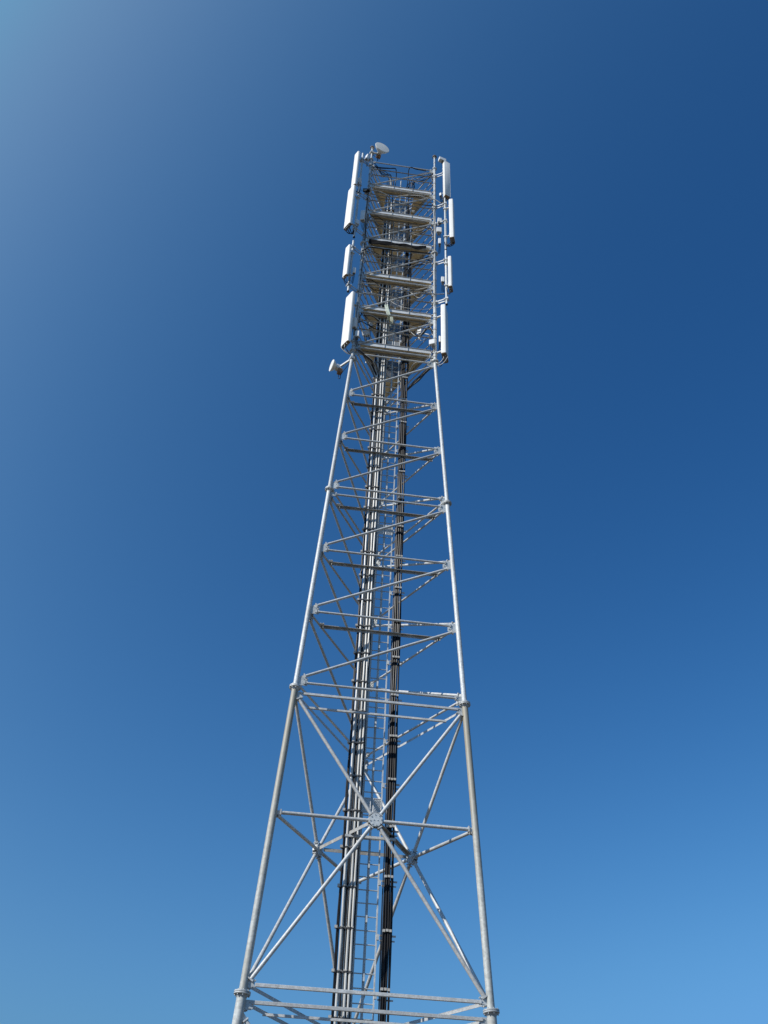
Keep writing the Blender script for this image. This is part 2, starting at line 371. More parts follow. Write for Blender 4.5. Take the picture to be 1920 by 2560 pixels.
# ------------------------------------------------------------------ work platforms (parts of the tower)
PLAT = [27.98, 26.07, 24.22, 22.03, 20.13, 18.24]
def inset_tri(d):
    # half plane description of the platform triangle: returns half width at y
    return lambda y: (R0-2*d-y)*math.tan(R(30))
for ip, zt in enumerate(PLAT):
    zf = zt+0.185; hw = inset_tri(0.06); yb = -R0/2+0.06
    fr = MB()    # steel edge and trimmer angles under the floor
    tip = R0-0.20
    fr.bar(W(-hw(yb)+0.2, yb+0.072, zf-0.028), W(hw(yb)-0.2, yb+0.072, zf-0.028), 0.07, 0.05)
    for f_ in (1, 2):
        a, b = LP(FACES[f_][0], zf-0.028), LP(FACES[f_][1], zf-0.028); cc = (0, 0, zf-0.028)
        a, b = lerp(a, cc, 0.14), lerp(b, cc, 0.14); fr.bar(W(*lerp(a, b, 0.06)), W(*lerp(a, b, 0.96)), 0.06, 0.05)
    hx0, hx1, hy0, hy1 = -0.56, 0.50, -0.46, 0.44
    for y in (hy0, hy1): fr.bar(W(-hw(y)+0.09, y, zf-0.034), W(hw(y)-0.09, y, zf-0.034), 0.035, 0.06)
    root = fr.build('work_platform', STEELB, tower)
    th = 0.028
    def panel(poly):
        mb = MB(); mb.prism([[W(x, y, zf) for x, y in poly], [W(x, y, zf+th) for x, y in poly]]); mb.build('floor_panel', PLY, root)
    g_ = 0.006
    panel([(-hw(yb), yb), (-g_, yb), (-g_, hy0), (-hw(hy0), hy0)]); panel([(g_, yb), (hw(yb), yb), (hw(hy0), hy0), (g_, hy0)])
    panel([(-hw(hy0), hy0+g_), (hx0, hy0+g_), (hx0, min(hy1, 0.28)), (-hw(0.28), 0.28)])
    panel([(hx1, hy0+g_), (hw(hy0), hy0+g_), (hw(hy1-0.1), hy1-0.1), (hx1-0.02, hy1-0.1)])
    panel([(-hw(0.29), 0.29), (-0.2, 0.29), (-0.2, hy1), (-hw(hy1), hy1)])
    panel([(-hw(hy1), hy1+g_), (hw(hy1), hy1+g_), (hw(0.78), 0.78), (-hw(0.78), 0.78)])
    panel([(-hw(0.786), 0.786), (hw(0.786), 0.786), (hw(tip), tip), (-hw(tip), tip)])
    gr = MB()    # open steel grating in the ladder opening
    gx0, gx1, gy0, gy1 = -0.19, 0.40, -0.20, 0.43
    n = 20
    for k in range(n+1):
        y = gy0+(gy1-gy0)*k/n; gr.bar(W(gx0, y, zf-0.0), W(gx1, y, zf-0.0), 0.004, 0.03)
    for k in range(9):
        x = gx0+(gx1-gx0)*k/8; gr.bar(W(x, gy0, zf+0.012), W(x, gy1, zf+0.012), 0.006, 0.006)
    gr.build('hatch_grating', GRATE, root)
    # toe boards on the three edges
    for f in range(3):
        d, nrm = fvec(f, zt); a, b = LW(FACES[f][0], zf+0.078)-nrm*0.045, LW(FACES[f][1], zf+0.078)-nrm*0.045
        u = (b-a).normalized(); tb = MB(); a2, b2 = a+u*0.13, b-u*0.13
        tb.bar(a2, b2, 0.006, 0.145)
        tb.bar(a2+nrm*0.012+Vector((0,0,0.0755)), b2+nrm*0.012+Vector((0,0,0.0755)), 0.03, 0.005)
        for t in (0.36, 0.68): tb.bar(a2.lerp(b2, t)+nrm*0.006-Vector((0,0,0.07)), a2.lerp(b2, t)+nrm*0.006+Vector((0,0,0.07)), 0.05, 0.004, u)
        tb.build('toe_board', TOE, root)
        # guard rails clamped to the legs
        for h in (0.78, 1.24):
            if ip == 2 and h > 1.5: continue
            a, b = LW(FACES[f][0], zt+0.11+h)+nrm*0.02, LW(FACES[f][1], zt+0.11+h)+nrm*0.02; gm = MB()
            gm.angle(a+u*0.10, b-u*0.10, 0.03, 0.005)
            gm.build('guard_rail', STEELB, root)
            if f != 1:
                for q, e in ((a, 1),):
                    pass
    for l in range(3):   # pipe clamps where the rails meet the legs
        cm = MB(); r = SEC[secof(zt+0.5)][2]
        for h in (0.89, 1.35, -0.02, 0.30):
            cm.lathe(LW(l, zt+h), (0,0,1), [(-0.012, r), (-0.012, r+0.010), (0.012, r+0.010), (0.012, r)], 20)
            dd = Vector((math.cos(ANG[l]+PSI+math.pi), math.sin(ANG[l]+PSI+math.pi), 0)); cm.box(LW(l, zt+h)+dd*(r+0.035), dd, dd.cross(Vector((0,0,1))), (0,0,1), 0.06, 0.05, 0.03)
        cm.build('pipe_clamp', STEELB, root)

# ------------------------------------------------------------------ ladder
LY = -0.28
lad = thing('ladder', W(0, LY, -5.5), 'narrow galvanised climbing ladder with central safety rail between the grey and black cable runs', 'ladder')
for x in (-0.205, 0.205):
    mb = MB(); mb.bar(W(x, LY, -5.45), W(x, LY, 29.0), 0.052, 0.026 if x > 0 else 0.045, W(1,0,0)-W(0,0,0)); mb.build('side_rail', STEEL, lad)
mb = MB(); mb.bar(W(0.0, LY+0.01, -5.2), W(0.0, LY+0.01, 29.6), 0.05, 0.012, W(0,1,0)-W(0,0,0)); mb.bar(W(0, LY-0.012, -5.2), W(0, LY-0.012, 29.6), 0.010, 0.03, W(0,1,0)-W(0,0,0))
k = 0
while True:
    z = -0.4+k*1.02; k += 1
    if z > 29: break
    mb.box(W(0, LY-0.03, z), W(1,0,0)-W(0,0,0), W(0,1,0)-W(0,0,0), (0,0,1), 0.035, 0.03, 0.13)
mb.build('safety_rail', STEEL, lad)
rest = MB(); nr = 0; z = -5.27
while z < 28.9:
    if -0.55 < z and nr < 97:
        mb = MB(); mb.tube(W(-0.2, LY, z), W(0.2, LY, z), 0.0115, 10); mb.build('rung', ZINC, lad); nr += 1
    else: rest.tube(W(-0.2, LY, z), W(0.2, LY, z), 0.0115, 8)
    z += 0.2483
rest.build('rung', ZINC, lad, kind='stuff')
for zc in (3.86, 11.34, 19.1):
    for x in (-0.112, 0.112):
        mb = MB(); x0, x1 = x-0.082, x+0.082; za, zb = zc-0.155, zc+0.155; yy = LY-0.05
        for p, q in (((x0,za),(x1,za)),((x1,za),(x1,zb)),((x1,zb),(x0,zb)),((x0,zb),(x0,za))): mb.tube(W(p[0], yy, p[1]), W(q[0], yy, q[1]), 0.011, 8)
        X = W(1,0,0)-W(0,0,0); Y = W(0,1,0)-W(0,0,0)
        mb.box(W(x, yy+0.004, zc), X, Y, (0,0,1), 0.155, 0.004, 0.30)
        for i in range(4):
            for j in range(8):
                xx = x-0.05+i*0.033+(0.010 if j % 2 else -0.006); zz = zc-0.12+j*0.034
                c = W(xx, yy-0.004, zz); a = (X+Vector((0,0,1))*1.0).normalized(); mb.box(c, a, Y, a.cross(Y), 0.036, 0.014, 0.008)
        mb.build('foot_plate', TOE, lad)

# ------------------------------------------------------------------ cable runs
CY = -0.41
run = thing('cable_run', W(-0.37, CY, -5.5), 'thick run of grey and black feeder cables clamped up the tower left of the ladder', 'cable run')
spec = [(-0.548,-0.01,0.0145,CBLACK), (-0.522,0.045,0.02,CBLACK), (-0.474,-0.035,0.0235,CGREY), (-0.436,-0.005,0.0115,CGREY), (-0.425,0.04,0.022,CBLACK), (-0.405,-0.03,0.013,CBLACK), (-0.383,-0.012,0.0125,CGREY),
        (-0.337,-0.035,0.0235,CGREY), (-0.303,0.03,0.021,CBLACK), (-0.270,-0.035,0.0228,CGREY), (-0.236,0.0,0.015,CBLACK), (-0.365,0.045,0.02,CBLACK)]
for i in range(9):     # extra jumpers that join the run inside the antenna section only
    x = random.uniform(-0.57, -0.2); dy = random.uniform(0.06, 0.13); pts = []; z = random.uniform(17.0, 19.5); top = random.uniform(24, 29.2)
    while z < top: pts.append(W(x+0.02*math.sin(z*1.4+i), CY+dy+0.02*math.cos(z*1.7+i*2), z)); z += 0.4
    MB().pipe(pts, random.choice((.011, .014, .018)), 8).build('cable', CTAN if i % 4 == 0 else CBLACK, run)
for i, (x, dy, r, mt) in enumerate(spec):
    pts = []; z = -5.45; top = [29.3, 26.0, 27.6, 18.8, 29.5, 22.5, 20.5, 27.8, 29.6, 22.2, 27.5, 25.0][i]; ph = random.random()*6
    while z < top:
        pts.append(W(x+(0.009 if r < .0165 else 0.004)*math.sin(z*2.3+ph), CY+dy+0.006*math.cos(z*1.9+ph), z)); z += 0.375
    MB().pipe(pts, r, 10).build('cable', mt, run)
X = W(1,0,0)-W(0,0,0); Y = W(0,1,0)-W(0,0,0)
z = -5.35
while z < 27.5:
    mb = MB(); mb.bar(W(-0.575, CY+0.068, z), W(-0.215, CY+0.068, z), 0.03, 0.03)
    mb.box(W(-0.575, CY-0.01, z), X, Y, (0,0,1), 0.05, 0.06, 0.05)
    mb.cur = 1
    for (x, dy, r, mt) in spec:
        if dy < 0.02:
            mb.cur = 1; mb.box(W(x, CY+dy, z-0.016), X, Y, (0,0,1), 2*r+0.014, 2*r+0.012, 0.034)
            if mt is CGREY: mb.cur = 0; mb.box(W(x+random.uniform(-.006,.006), CY+dy-r-0.010, z+random.uniform(-.004,.012)), X, Y, (0,0,1), random.uniform(.02,.034), 0.018, 0.026)
    mb.build('cable_clamp', (CLAMP, BOLT), run); z += 0.7525
dk = thing('cable_run', W(0.37, CY, -5.5), 'narrow run of glossy black feeder cables clamped up the tower right of the ladder', 'cable run')
dspec = [(0.282,0.0,0.012), (0.312,-0.02,0.016), (0.352,-0.028,0.0185), (0.388,0.03,0.02), (0.402,-0.03,0.0195), (0.448,-0.022,0.0195), (0.335,0.035,0.02), (0.47,0.02,0.016)]
for i in range(7):
    x = random.uniform(0.27, 0.50); dy = random.uniform(0.05, 0.12); pts = []; z = random.uniform(16.5, 19.5); top = random.uniform(23, 29)
    while z < top: pts.append(W(x+0.02*math.sin(z*1.5+i), CY+dy+0.02*math.cos(z*1.3+i*2), z)); z += 0.4
    MB().pipe(pts, random.choice((.011, .014, .018)), 8).build('cable', CTAN if i % 4 == 0 else CBLACK, dk)
for i, (x, dy, r) in enumerate(dspec):
    pts = []; z = -5.45; top = [26.5, 29.5, 27.2, 21.5, 17.2, 22, 27.8, 25][i]; ph = random.random()*6
    while z < top:
        pts.append(W(x+0.006*math.sin(z*1.9+ph), CY+dy+0.006*math.cos(z*1.6+ph), z)); z += 0.375
    MB().pipe(pts, r, 10).build('cable', CBLACK, dk)
z = -5.59; kk = 0
while z < 27.5:
    mb = MB(); 
    for x in (0.322, 0.385, 0.445): mb.box(W(x, CY-0.045, z+random.uniform(-.006,.006)), X, Y, (0,0,1), 0.048, 0.05, 0.045)
    if z < 18: mb.build('cable_clamp', CLAMP, dk)
    mb2 = MB(); mb2.bar(W(0.26, CY+0.06, z-0.06), W(0.565, CY+0.06, z-0.06), 0.025, 0.03); mb2.bar(W(0.26, CY+0.06, z-0.15), W(0.545, CY+0.06, z-0.15), 0.02, 0.025)
    mb2.box(W(0.225, LY-0.02, z-0.08), X, Y, (0,0,1), 0.05, 0.05, 0.10)
    mb2.build('clamp_bracket', STEEL, dk)
    z += 1.0

# ------------------------------------------------------------------ poles for the antennas
PO = 0.41
def pole(l, za, zb, arms, label, cap=True):
    t = thing('antenna_pole', LW(l, za, PO), label, 'antenna pole', 'poles held off the tower legs')
    mb = MB(); mb.tube(LW(l, za, PO), LW(l, zb, PO), 0.038, 20); mb.build('tube', ZINC, t)
    if cap:
        mb = MB(); mb.tube(LW(l, za-0.012, PO), LW(l, za+0.02, PO), 0.0395, 18); mb.build('end_cap', CBLACK, t)
    rr = LW(l, 20, 1)-LW(l, 20, 0)
    for z in arms:
        mb = MB(); sd = rr.cross(Vector((0,0,1))).normalized(); r = SEC[secof(z)][2]
        for o in (-0.042, 0.042): mb.bar(LW(l, z, r*0.4)+sd*o, LW(l, z, PO+0.01)+sd*o, 0.012, 0.055)
        for q, r_ in ((0, r), (PO, 0.038)):
            mb.box(LW(l, z, q-r_-0.02), rr, sd, (0,0,1), 0.02, 0.14, 0.09); mb.box(LW(l, z, q+r_+0.02), rr, sd, (0,0,1), 0.02, 0.14, 0.09)
            for o in (-0.055, 0.055): mb.tube(LW(l, z, q-r_-0.05)+sd*o, LW(l, z, q+r_+0.05)+sd*o, 0.008, 6)
        mb.build('standoff_arm', STEEL, t)
    return t
pole(0, 24.0, 30.05, (29.55, 27.0, 24.55), 'tall grey pole behind the two upper white antennas on the left leg')
pole(0, 20.76, 23.76, (23.35, 21.1), 'short grey pole with open lower end carrying the small left antenna')
pole(1, 24.0, 29.9, (29.45, 27.1, 25.9), 'tall grey pole beside the two upper white antennas on the right leg')
pole(1, 20.78, 23.96, (23.35, 21.05), 'short grey pole with open lower end carrying the small right antenna')

# ------------------------------------------------------------------ panel antennas
def sect(wd, dp, rc, n=5, bulge=0.0):
    pts = []
    for (cx, cy, a0) in ((wd/2-rc, dp/2-rc, 0), (-wd/2+rc, dp/2-rc, 90), (-wd/2+rc*0.5, -dp/2+rc*0.5, 180), (wd/2-rc*0.5, -dp/2+rc*0.5, 270)):
        r = rc if a0 < 180 else rc*0.5
        for k in range(n+1):
            t = R(a0+90*k/n); pts.append((cx+r*math.cos(t), cy+r*math.sin(t)))
    return pts
def antenna(l, off, za, zb, wd, dp, ang, label, poleoff=PO, rc=0.04, ncon=6, flat=False, cable=CBLACK, capmat=None, mat=None):
    c0 = LP(l, za, off); n = Vector((math.cos(R(ang)), math.sin(R(ang)), 0)); s = Vector((-n.y, n.x, 0))
    Wn = W(*n)-W(0,0,0); Ws = W(*s)-W(0,0,0)
    base = W(c0[0], c0[1], za)
    t = thing('panel_antenna', base, label, 'antenna', 'white panel antennas on the tower legs')
    sc = sect(wd, dp, rc)
    def ring(z, k=1.0, kd=1.0, sh=0): return [base+Vector((0,0,z-za))+Ws*(x*k)+Wn*(y*kd+sh) for x, y in sc]
    mb = MB()
    if flat: rings = [ring(za, .97, .95), ring(za+.006), ring(zb-.008), ring(zb, .97, .95)]
    else: rings = [ring(za+0.012), ring(zb-0.07), ring(zb-0.03, .975, .95), ring(zb-0.01, .92, .84), ring(zb, .80, .62)]
    mb.prism(rings, True); mb.build('radome', mat or RADOME, t, ang=40)
    if not flat or True:
        mb = MB(); mb.prism([ring(za-0.010, .96, .93), ring(za+0.010, .985, .97)]); cap = mb.build('end_cap', capmat or BROWN, t)
    if flat:
        mb = MB()
        for sg in (-1, 1): mb.bar(base+Ws*sg*(wd/2+0.004)+Wn*(dp/2-0.006), base+Ws*sg*(wd/2+0.004)+Wn*(dp/2-0.006)+Vector((0,0,zb-za)), 0.02, 0.012, Wn)
        mb.build('edge_trim', RADOME, t)
    pw = W(*LP(l, za, poleoff)); cols = max(2, ncon//2)
    for k in range(ncon):
        px = (k % cols+0.5)/cols-0.5; py = (k//cols)*0.5-0.25
        p = base+Ws*(px*wd*0.72)+Wn*(py*dp*0.7)
        mb = MB(); mb.tube(p+Vector((0,0,-0.055)), p+Vector((0,0,-0.008)), 0.016, 10); mb.build('connector', ZINC, t)
        e = pw+Vector((random.uniform(-.05,.05), random.uniform(-.05,.05), -random.uniform(.02,.12)))
        e2 = e+Vector((0,0,-.25 if l == 0 else -.15))
        dr = -random.uniform(0.16, 0.30)
        pts = spline([p+Vector((0,0,-0.05)), p+Vector((0,0,-0.13)), (p*0.55+e*0.45)+Vector((0,0,dr)), e*0.85+p*0.15+Vector((0,0,dr*0.55)), e+Vector((0,0,0.12))], 7)
        if k % 3 != 2 or ncon < 5: MB().pipe(pts, 0.0105, 7).build('jumper_cable', cable if k % 2 == 0 else CBLACK, t)
    for z in (za+(zb-za)*0.14, zb-(zb-za)*0.14):
        mb = MB(); q = W(*LP(l, z, poleoff)); p = base+Vector((0,0,z-za))-Wn*(dp/2+0.005)
        mb.box(p, Wn, Ws, (0,0,1), 0.03, wd*0.55, 0.07); d = (p-q); d.z = 0
        if d.length > 0.06:
            u = d.normalized(); mb.bar(q, p, 0.05, 0.045)
        mb.box(q, Wn, Ws, (0,0,1), 0.12, 0.13, 0.06)
        mb.build('bracket', STEEL, t)
    return t
antenna(0, 0.655, 27.20, 29.76, 0.26, 0.115, 211, 'white panel antenna highest on the left leg', rc=0.05, ncon=4)
antenna(0, 0.705, 24.36, 27.02, 0.37, 0.13, 211, 'broad white panel antenna second from top on left leg, cables looping below', rc=0.05, ncon=8)
antenna(0, 0.585, 21.43, 23.23, 0.245, 0.10, 211, 'small white panel antenna on the left leg between two broad ones', rc=0.045, ncon=3)
antenna(0, 0.30, 18.07, 20.66, 0.385, 0.13, 211, 'broad white panel antenna lowest on the left leg just above the small dish', poleoff=0.0, rc=0.05, ncon=7, cable=CGREY)
antenna(1, 0.485, 27.56, 30.17, 0.225, 0.16, 291, 'flat faced box shaped white panel antenna highest on the right leg', rc=0.008, ncon=2, flat=True)
antenna(1, 0.665, 24.46, 27.10, 0.30, 0.165, 340, 'white panel antenna second from the top on the right leg, black cables at its base', rc=0.045, ncon=8)
antenna(1, 0.565, 21.56, 23.36, 0.275, 0.125, 340, 'small slim white panel antenna on the right leg between two longer ones', rc=0.04, ncon=3)
antenna(1, 0.325, 18.05, 20.58, 0.42, 0.165, 339, 'long white panel antenna lowest on the right leg above the bend of the tower', poleoff=0.0, rc=0.05, ncon=7, cable=CGREY)

# ------------------------------------------------------------------ dishes
def dish(face, ang, rad_, shroud, depth, label, arm_to, body):
    n = Vector((math.cos(R(ang)), math.sin(R(ang)), 0)); Wn = W(*n)-W(0,0,0); Ws = Wn.cross(Vector((0,0,1)))
    c = W(*face); t = thing('dish_antenna', c-Vector((0,0,rad_)), label, 'dish antenna')
    mb = MB(); mb.lathe(c, Wn, [(-0.004, rad_*0.97), (0.004, rad_*0.965), (0.009, rad_*0.6), (0.010, rad_*0.05)], 40); mb.build('radome', CREAM, t, ang=25)
    mb = MB(); mb.lathe(c, -Wn, [(0.0, rad_*0.97), (0.006, rad_*1.01), (0.02, rad_*1.01), (0.024, rad_*0.985), (shroud, rad_*0.97), (shroud+(depth-shroud)*0.4, rad_*0.80), (depth, rad_*0.34), (depth+0.02, rad_*0.3)], 40); mb.build('reflector', CREAM, t, ang=40)
    h = c-Wn*(depth+0.06); mb = MB(); mb.box(h, Wn, Ws, (0,0,1), 0.13, 0.16, 0.16); mb.tube(h-Vector((0,0,0.09)), h+Vector((0,0,0.10)), 0.035, 10); mb.build('mount', BOXW, t, bevel=0.008)
    rd = h-Vector((0,0,0.13))-Wn*0.05; mb = MB(); mb.box(rd, Wn, Ws, (0,0,1), 0.10, body, body)
    for k in range(6): mb.box(rd-Wn*0.065+Ws*(k/5-0.5)*body*0.9, Wn, Ws, (0,0,1), 0.03, 0.008, body*0.9)
    mb.build('radio', RUST, t)
    q = W(*arm_to); mb = MB(); hp = Vector((h.x, h.y, q.z)); mb.bar(h, q, 0.05, 0.06); mb.box(q, Wn, Ws, (0,0,1), 0.14, 0.16, 0.09); mb.build('arm', STEEL, t)
    mb = MB(); mb.pipe(spline([rd-Vector((0,0,0.05)), rd-Vector((0,0,0.28))+Ws*0.03, rd-Vector((0,0,0.30))-Wn*0.05, rd-Wn*0.08-Vector((0,0,0.05)), q-Vector((0,0,0.12)), q-Vector((0,0,0.4))], 8), 0.009, 7); mb.build('cable', CBLACK, t)
    return t
dish((-0.875, -0.92, 30.84), 289, 0.305, 0.035, 0.24, 'round cream dish antenna facing out on top of the left leg', LP(0, 30.62), 0.17)
dish((-1.88, -0.55, 17.42), 197, 0.19, 0.02, 0.16, 'small white dish on an arm where the left leg bends', LP(0, 17.62), 0.16)

# ------------------------------------------------------------------ radio boxes
CAMW = CAM
def at(u, v, y):     # photo pixel -> tower frame point on the plane y = const (used for placing only)
    d = fw+r2*((u-960)/FPX)-u2*((v-1280)/FPX); n = Vector((-SP, CP, 0)); t = (y-CAMW.dot(n))/d.dot(n); p = CAMW+d*t
    return (p.x*CP+p.y*SP, -p.x*SP+p.y*CP, p.z-Z0)
def radio(name, c, ang, wd, dp, ht, label, cat, mat=None, tilt=0.0, fins=True, group=None):
    n = Vector((math.cos(R(ang)), math.sin(R(ang)), 0)); Wn = W(*n)-W(0,0,0); Ws = Wn.cross(Vector((0,0,1)))
    U = (Vector((0,0,1))*math.cos(tilt)+Wn*math.sin(tilt)).normalized(); Wn = Ws.cross(U)*-1
    p = W(*c); t = thing(name, p-U*ht/2, label, cat, group)
    mb = MB(); mb.box(p, Wn, Ws, U, dp, wd, ht); mb.build('case', mat or BOXW, t, bevel=0.014)
    mb = MB()
    for k in range(5): mb.box(p-Wn*(dp/2+0.012)+Ws*((k-2)/5*wd*0.85), Wn, Ws, U, 0.026, 0.008, ht*0.8)
    if fins: mb.build('cooling_fins', BOXW, t)
    mb = MB(); mb.box(p-Wn*(dp/2+0.06), Wn, Ws, U, 0.07, wd*0.5, 0.05); mb.box(p-Wn*(dp/2+0.06)-U*ht*0.3, Wn, Ws, U, 0.07, wd*0.5, 0.05); mb.build('bracket', STEEL, t)
    for k in range(3):
        q = p-U*(ht/2)+Ws*((k-1)*wd*0.28); mb = MB(); mb.tube(q, q-U*0.04, 0.013, 8)
        mb.pipe(spline([q-U*0.03, q-U*0.12, q-U*random.uniform(.2,.3)-Wn*0.07, q-U*0.35-Wn*0.16+Ws*random.uniform(-.05,.05)], 6), 0.008, 6); mb.build('cable', CBLACK, t)
    return t
radio('radio_unit', at(907, 540, -0.86), 250, 0.16, 0.12, 0.62, 'tall shaded grey radio unit between upper left pole and left leg', 'radio unit')
radio('radio_unit', at(892.5, 557, -0.95), 290, 0.15, 0.12, 0.26, 'small pale radio unit beside the base of the broad upper left antenna', 'radio unit')
radio('radio_unit', at(885.5, 677, -0.95), 280, 0.10, 0.08, 0.30, 'small shaded grey box on the pole behind the small left antenna', 'radio unit', fins=False)
radio('radio_unit', at(1099, 552, -0.85), 275, 0.15, 0.10, 0.26, 'upper white radio box between right leg and its pole', 'radio unit')
radio('radio_unit', at(1097.6, 576, -0.87), 268, 0.185, 0.10, 0.29, 'larger white radio box between right leg and pole, just below another', 'radio unit')
radio('radio_unit', at(1107, 699.5, -0.90), 265, 0.115, 0.08, 0.28, 'slim white box on the pole beside the small right antenna', 'radio unit', fins=False)
radio('radio_unit', at(1080.5, 856, -0.84), 245, 0.19, 0.09, 0.23, 'white junction box on the right leg above the lowest platform edge', 'junction box', fins=False)
radio('radio_unit', at(893, 836, -0.86), 260, 0.13, 0.10, 0.27, 'white junction box at the left leg behind the lowest broad antenna', 'junction box', fins=False)
radio('radio_unit', at(926.5, 815, -0.30), 285, 0.12, 0.12, 0.26, 'shaded grey radio box inside the left face above the lowest platform', 'radio unit', fins=False)
radio('radio_unit', at(915, 833, -0.35), 245, 0.24, 0.10, 0.16, 'wide shaded box hanging below another on the left face', 'radio unit', fins=False, tilt=0.5)
radio('radio_unit', at(917.5, 393.5, -0.80), 222, 0.13, 0.10, 0.44, 'slim white radio unit beside the top flange of the left leg', 'radio unit', tilt=-0.15)
radio('radio_unit', at(1105.5, 401, -0.60), 195, 0.16, 0.30, 0.20, 'white rounded box behind the top right flat antenna', 'radio unit', tilt=0.0, fins=False)
radio('radio_unit', at(1101.5, 487, -0.80), 235, 0.09, 0.08, 0.19, 'little white box at the base of the flat top right antenna', 'radio unit', fins=False)
radio('radio_unit', at(1099.5, 848, -0.78), 270, 0.06, 0.05, 0.30, 'slim white box squeezed between the right leg and the lowest right antenna', 'radio unit', fins=False)
radio('radio_unit', at(899, 452, -0.92), 250, 0.14, 0.10, 0.34, 'shaded radio unit behind the foot of the highest left antenna', 'radio unit')
radio('radio_unit', at(916, 475.5, -0.86), 262, 0.26, 0.11, 0.10, 'flat black box strapped to the left leg just below the topmost platform', 'junction box', mat=CBLACK, fins=False)
radio('radio_unit', at(886, 808, -0.86), 240, 0.14, 0.11, 0.48, 'tall shaded radio unit hidden behind the lowest broad antenna on the left', 'radio unit')
radio('radio_unit', at(1099, 604, -0.85), 262, 0.10, 0.09, 0.34, 'grey finned unit low between right leg and pole under two white boxes', 'radio unit')
radio('radio_unit', at(1111, 500, -0.86), 255, 0.13, 0.10, 0.16, 'small black box on the pole under the flat top right antenna', 'junction box', mat=CBLACK, fins=False)
# floodlight on the right face
c = at(1047.5, 828, -0.45); fl = thing('floodlight', W(c[0], c[1], c[2]-0.2), 'white floodlight on a bracket inside the right face above the lowest platform', 'floodlight')
n = (W(-0.5,-0.85,0)-W(0,0,0)).normalized(); s_ = n.cross(Vector((0,0,1)))
mb = MB(); p = W(*c); mb.prism([[p+s_*a*0.075+Vector((0,0,b*0.12)) for a, b in ((-1,-1),(1,-1),(1,1),(-1,1))], [p-n*0.09+s_*a*0.045+Vector((0,0,b*0.07)) for a, b in ((-1,-1),(1,-1),(1,1),(-1,1))]]); mb.build('housing', BOXW, fl, bevel=0.006)
mb = MB(); e = W(*at(1076, 838, -0.55)); mb.bar(p-n*0.05, e, 0.03, 0.03); mb.bar(p-n*0.05-Vector((0,0,0.12)), p-n*0.05-Vector((0,0,0.36)), 0.06, 0.045, n); mb.build('bracket', BOXW, fl)
mb = MB(); mb.pipe(spline([p-Vector((0,0,0.1)), p-Vector((-0.03,0,0.42)), p-Vector((-0.12,0,0.48)), p-Vector((-0.25,0,0.3)), e-Vector((0,0,0.1))], 8), 0.008, 7); mb.build('cable', CGREY, fl)

# ------------------------------------------------------------------ loose cables, sheet, wires
def loose(name, pts, r, mat, label, cat, group=None, n=8):
    o = MB().pipe(cpath(pts, n), r, 8).build(name, mat, None, label, cat, group); return o
G1 = 'cables looping from the cable run to the legs'
def bunch(name, lists, label, cat='cables'):
    t = thing(name, W(*lists[0][0][-1]), label, cat)
    for pts, r, mat in lists: MB().pipe(cpath(pts, 9), r, 8).build('cable', mat, t)
    return t
def jit(pts, a): return [(x+random.uniform(-a, a), y+random.uniform(-a, a), z+random.uniform(-a, a)) for x, y, z in pts]
# pixel-guided control points: (u, v, y plane)
def px(*l): return [at(*q) for q in l]
bunch('cable_loop', [(jit(px((908,476,-.95),(925,475,-.82),(942,477,-.72),(958,483,-.62),(972,493,-.5),(977,510,-.40),(977,530,-.38)), .02), .014, m) for m in (CGREY, CBLACK, CTAN, CGREY)], 'grey cables arching from the upper left leg into the left cable run')
bunch('cable_loop', [(jit(px((1116,500,-.9),(1105,507,-.85),(1090,500,-.83),(1070,494,-.80),(1040,490,-.72),(1015,488,-.62),(996,492,-.52),(985,502,-.42),(982,525,-.38)), .018), .0125, m) for m in (CGREY, CGREY, CBLACK)], 'grey cables arching from the left cable run to the upper right leg')
bunch('cable_loop', [(jit(px((1118,510,-.9),(1108,514,-.85),(1090,515,-.83),(1060,512,-.80),(1030,507,-.74),(1005,503,-.65),(960,497,-.7),(935,493,-.78),(925,491,-.8)), .012), .012, m) for m in (CTAN, CBLACK)], 'brownish cables strung across the front below the topmost platform')
bunch('cable_loop', [(jit(px((905,708,-.85),(925,709,-.78),(942,712,-.65),(955,720,-.52),(959,733,-.42),(961,760,-.38)), .015), .013, m) for m in (CGREY, CGREY, CTAN)], 'grey cables arching from a box on the left leg near the small antenna')
bunch('cable_loop', [(jit(px((1110,735,-.85),(1090,735,-.83),(1070,731,-.82),(1040,726,-.75),(1010,722,-.62),(990,720,-.52),(975,724,-.44),(968,740,-.38),(966,765,-.38)), .012), .013, m) for m in (CGREY, CTAN, CGREY, CBLACK)], 'grey cables strung from the left cable run to the right leg below the small antenna')
bunch('cable_loop', [(jit(px((899,735,-.8),(920,732,-.75),(945,735,-.6),(958,740,-.45),(959,765,-.38)), .012), .013, CGREY)], 'single pale cable bowed from left leg to cable run above the broad lowest antenna')
bunch('cable_loop', [(jit(px((962+i*2.4,762,-.74),(964+i*2.4,772,-.80),(967+i*2.6,783,-.82),(970+i*1.6,789,-.80),(968+i*1.6,800,-.6)), .006), .011, CGREEN) for i in range(4)], 'pale green cables hanging over the toe board of the fifth platform')
bunch('cable_loop', [(jit(px((976+i*2.5,792,-.6),(977+i*2.5,803,-.58),(975+i*2,815,-.5)), .006), .010, CGREEN) for i in range(3)], 'short pale green cables dropping below the fifth platform')
loose('sagging_wire', px((975,752,-.5),(990,761,-.6),(1005,767,-.7),(1030,772,-.78),(1065,773,-.83),(1090,769,-.86),(1104,765,-.9)), .006, CGREY, 'thin white wire sagging across the front to the lowest right antenna', 'wire')
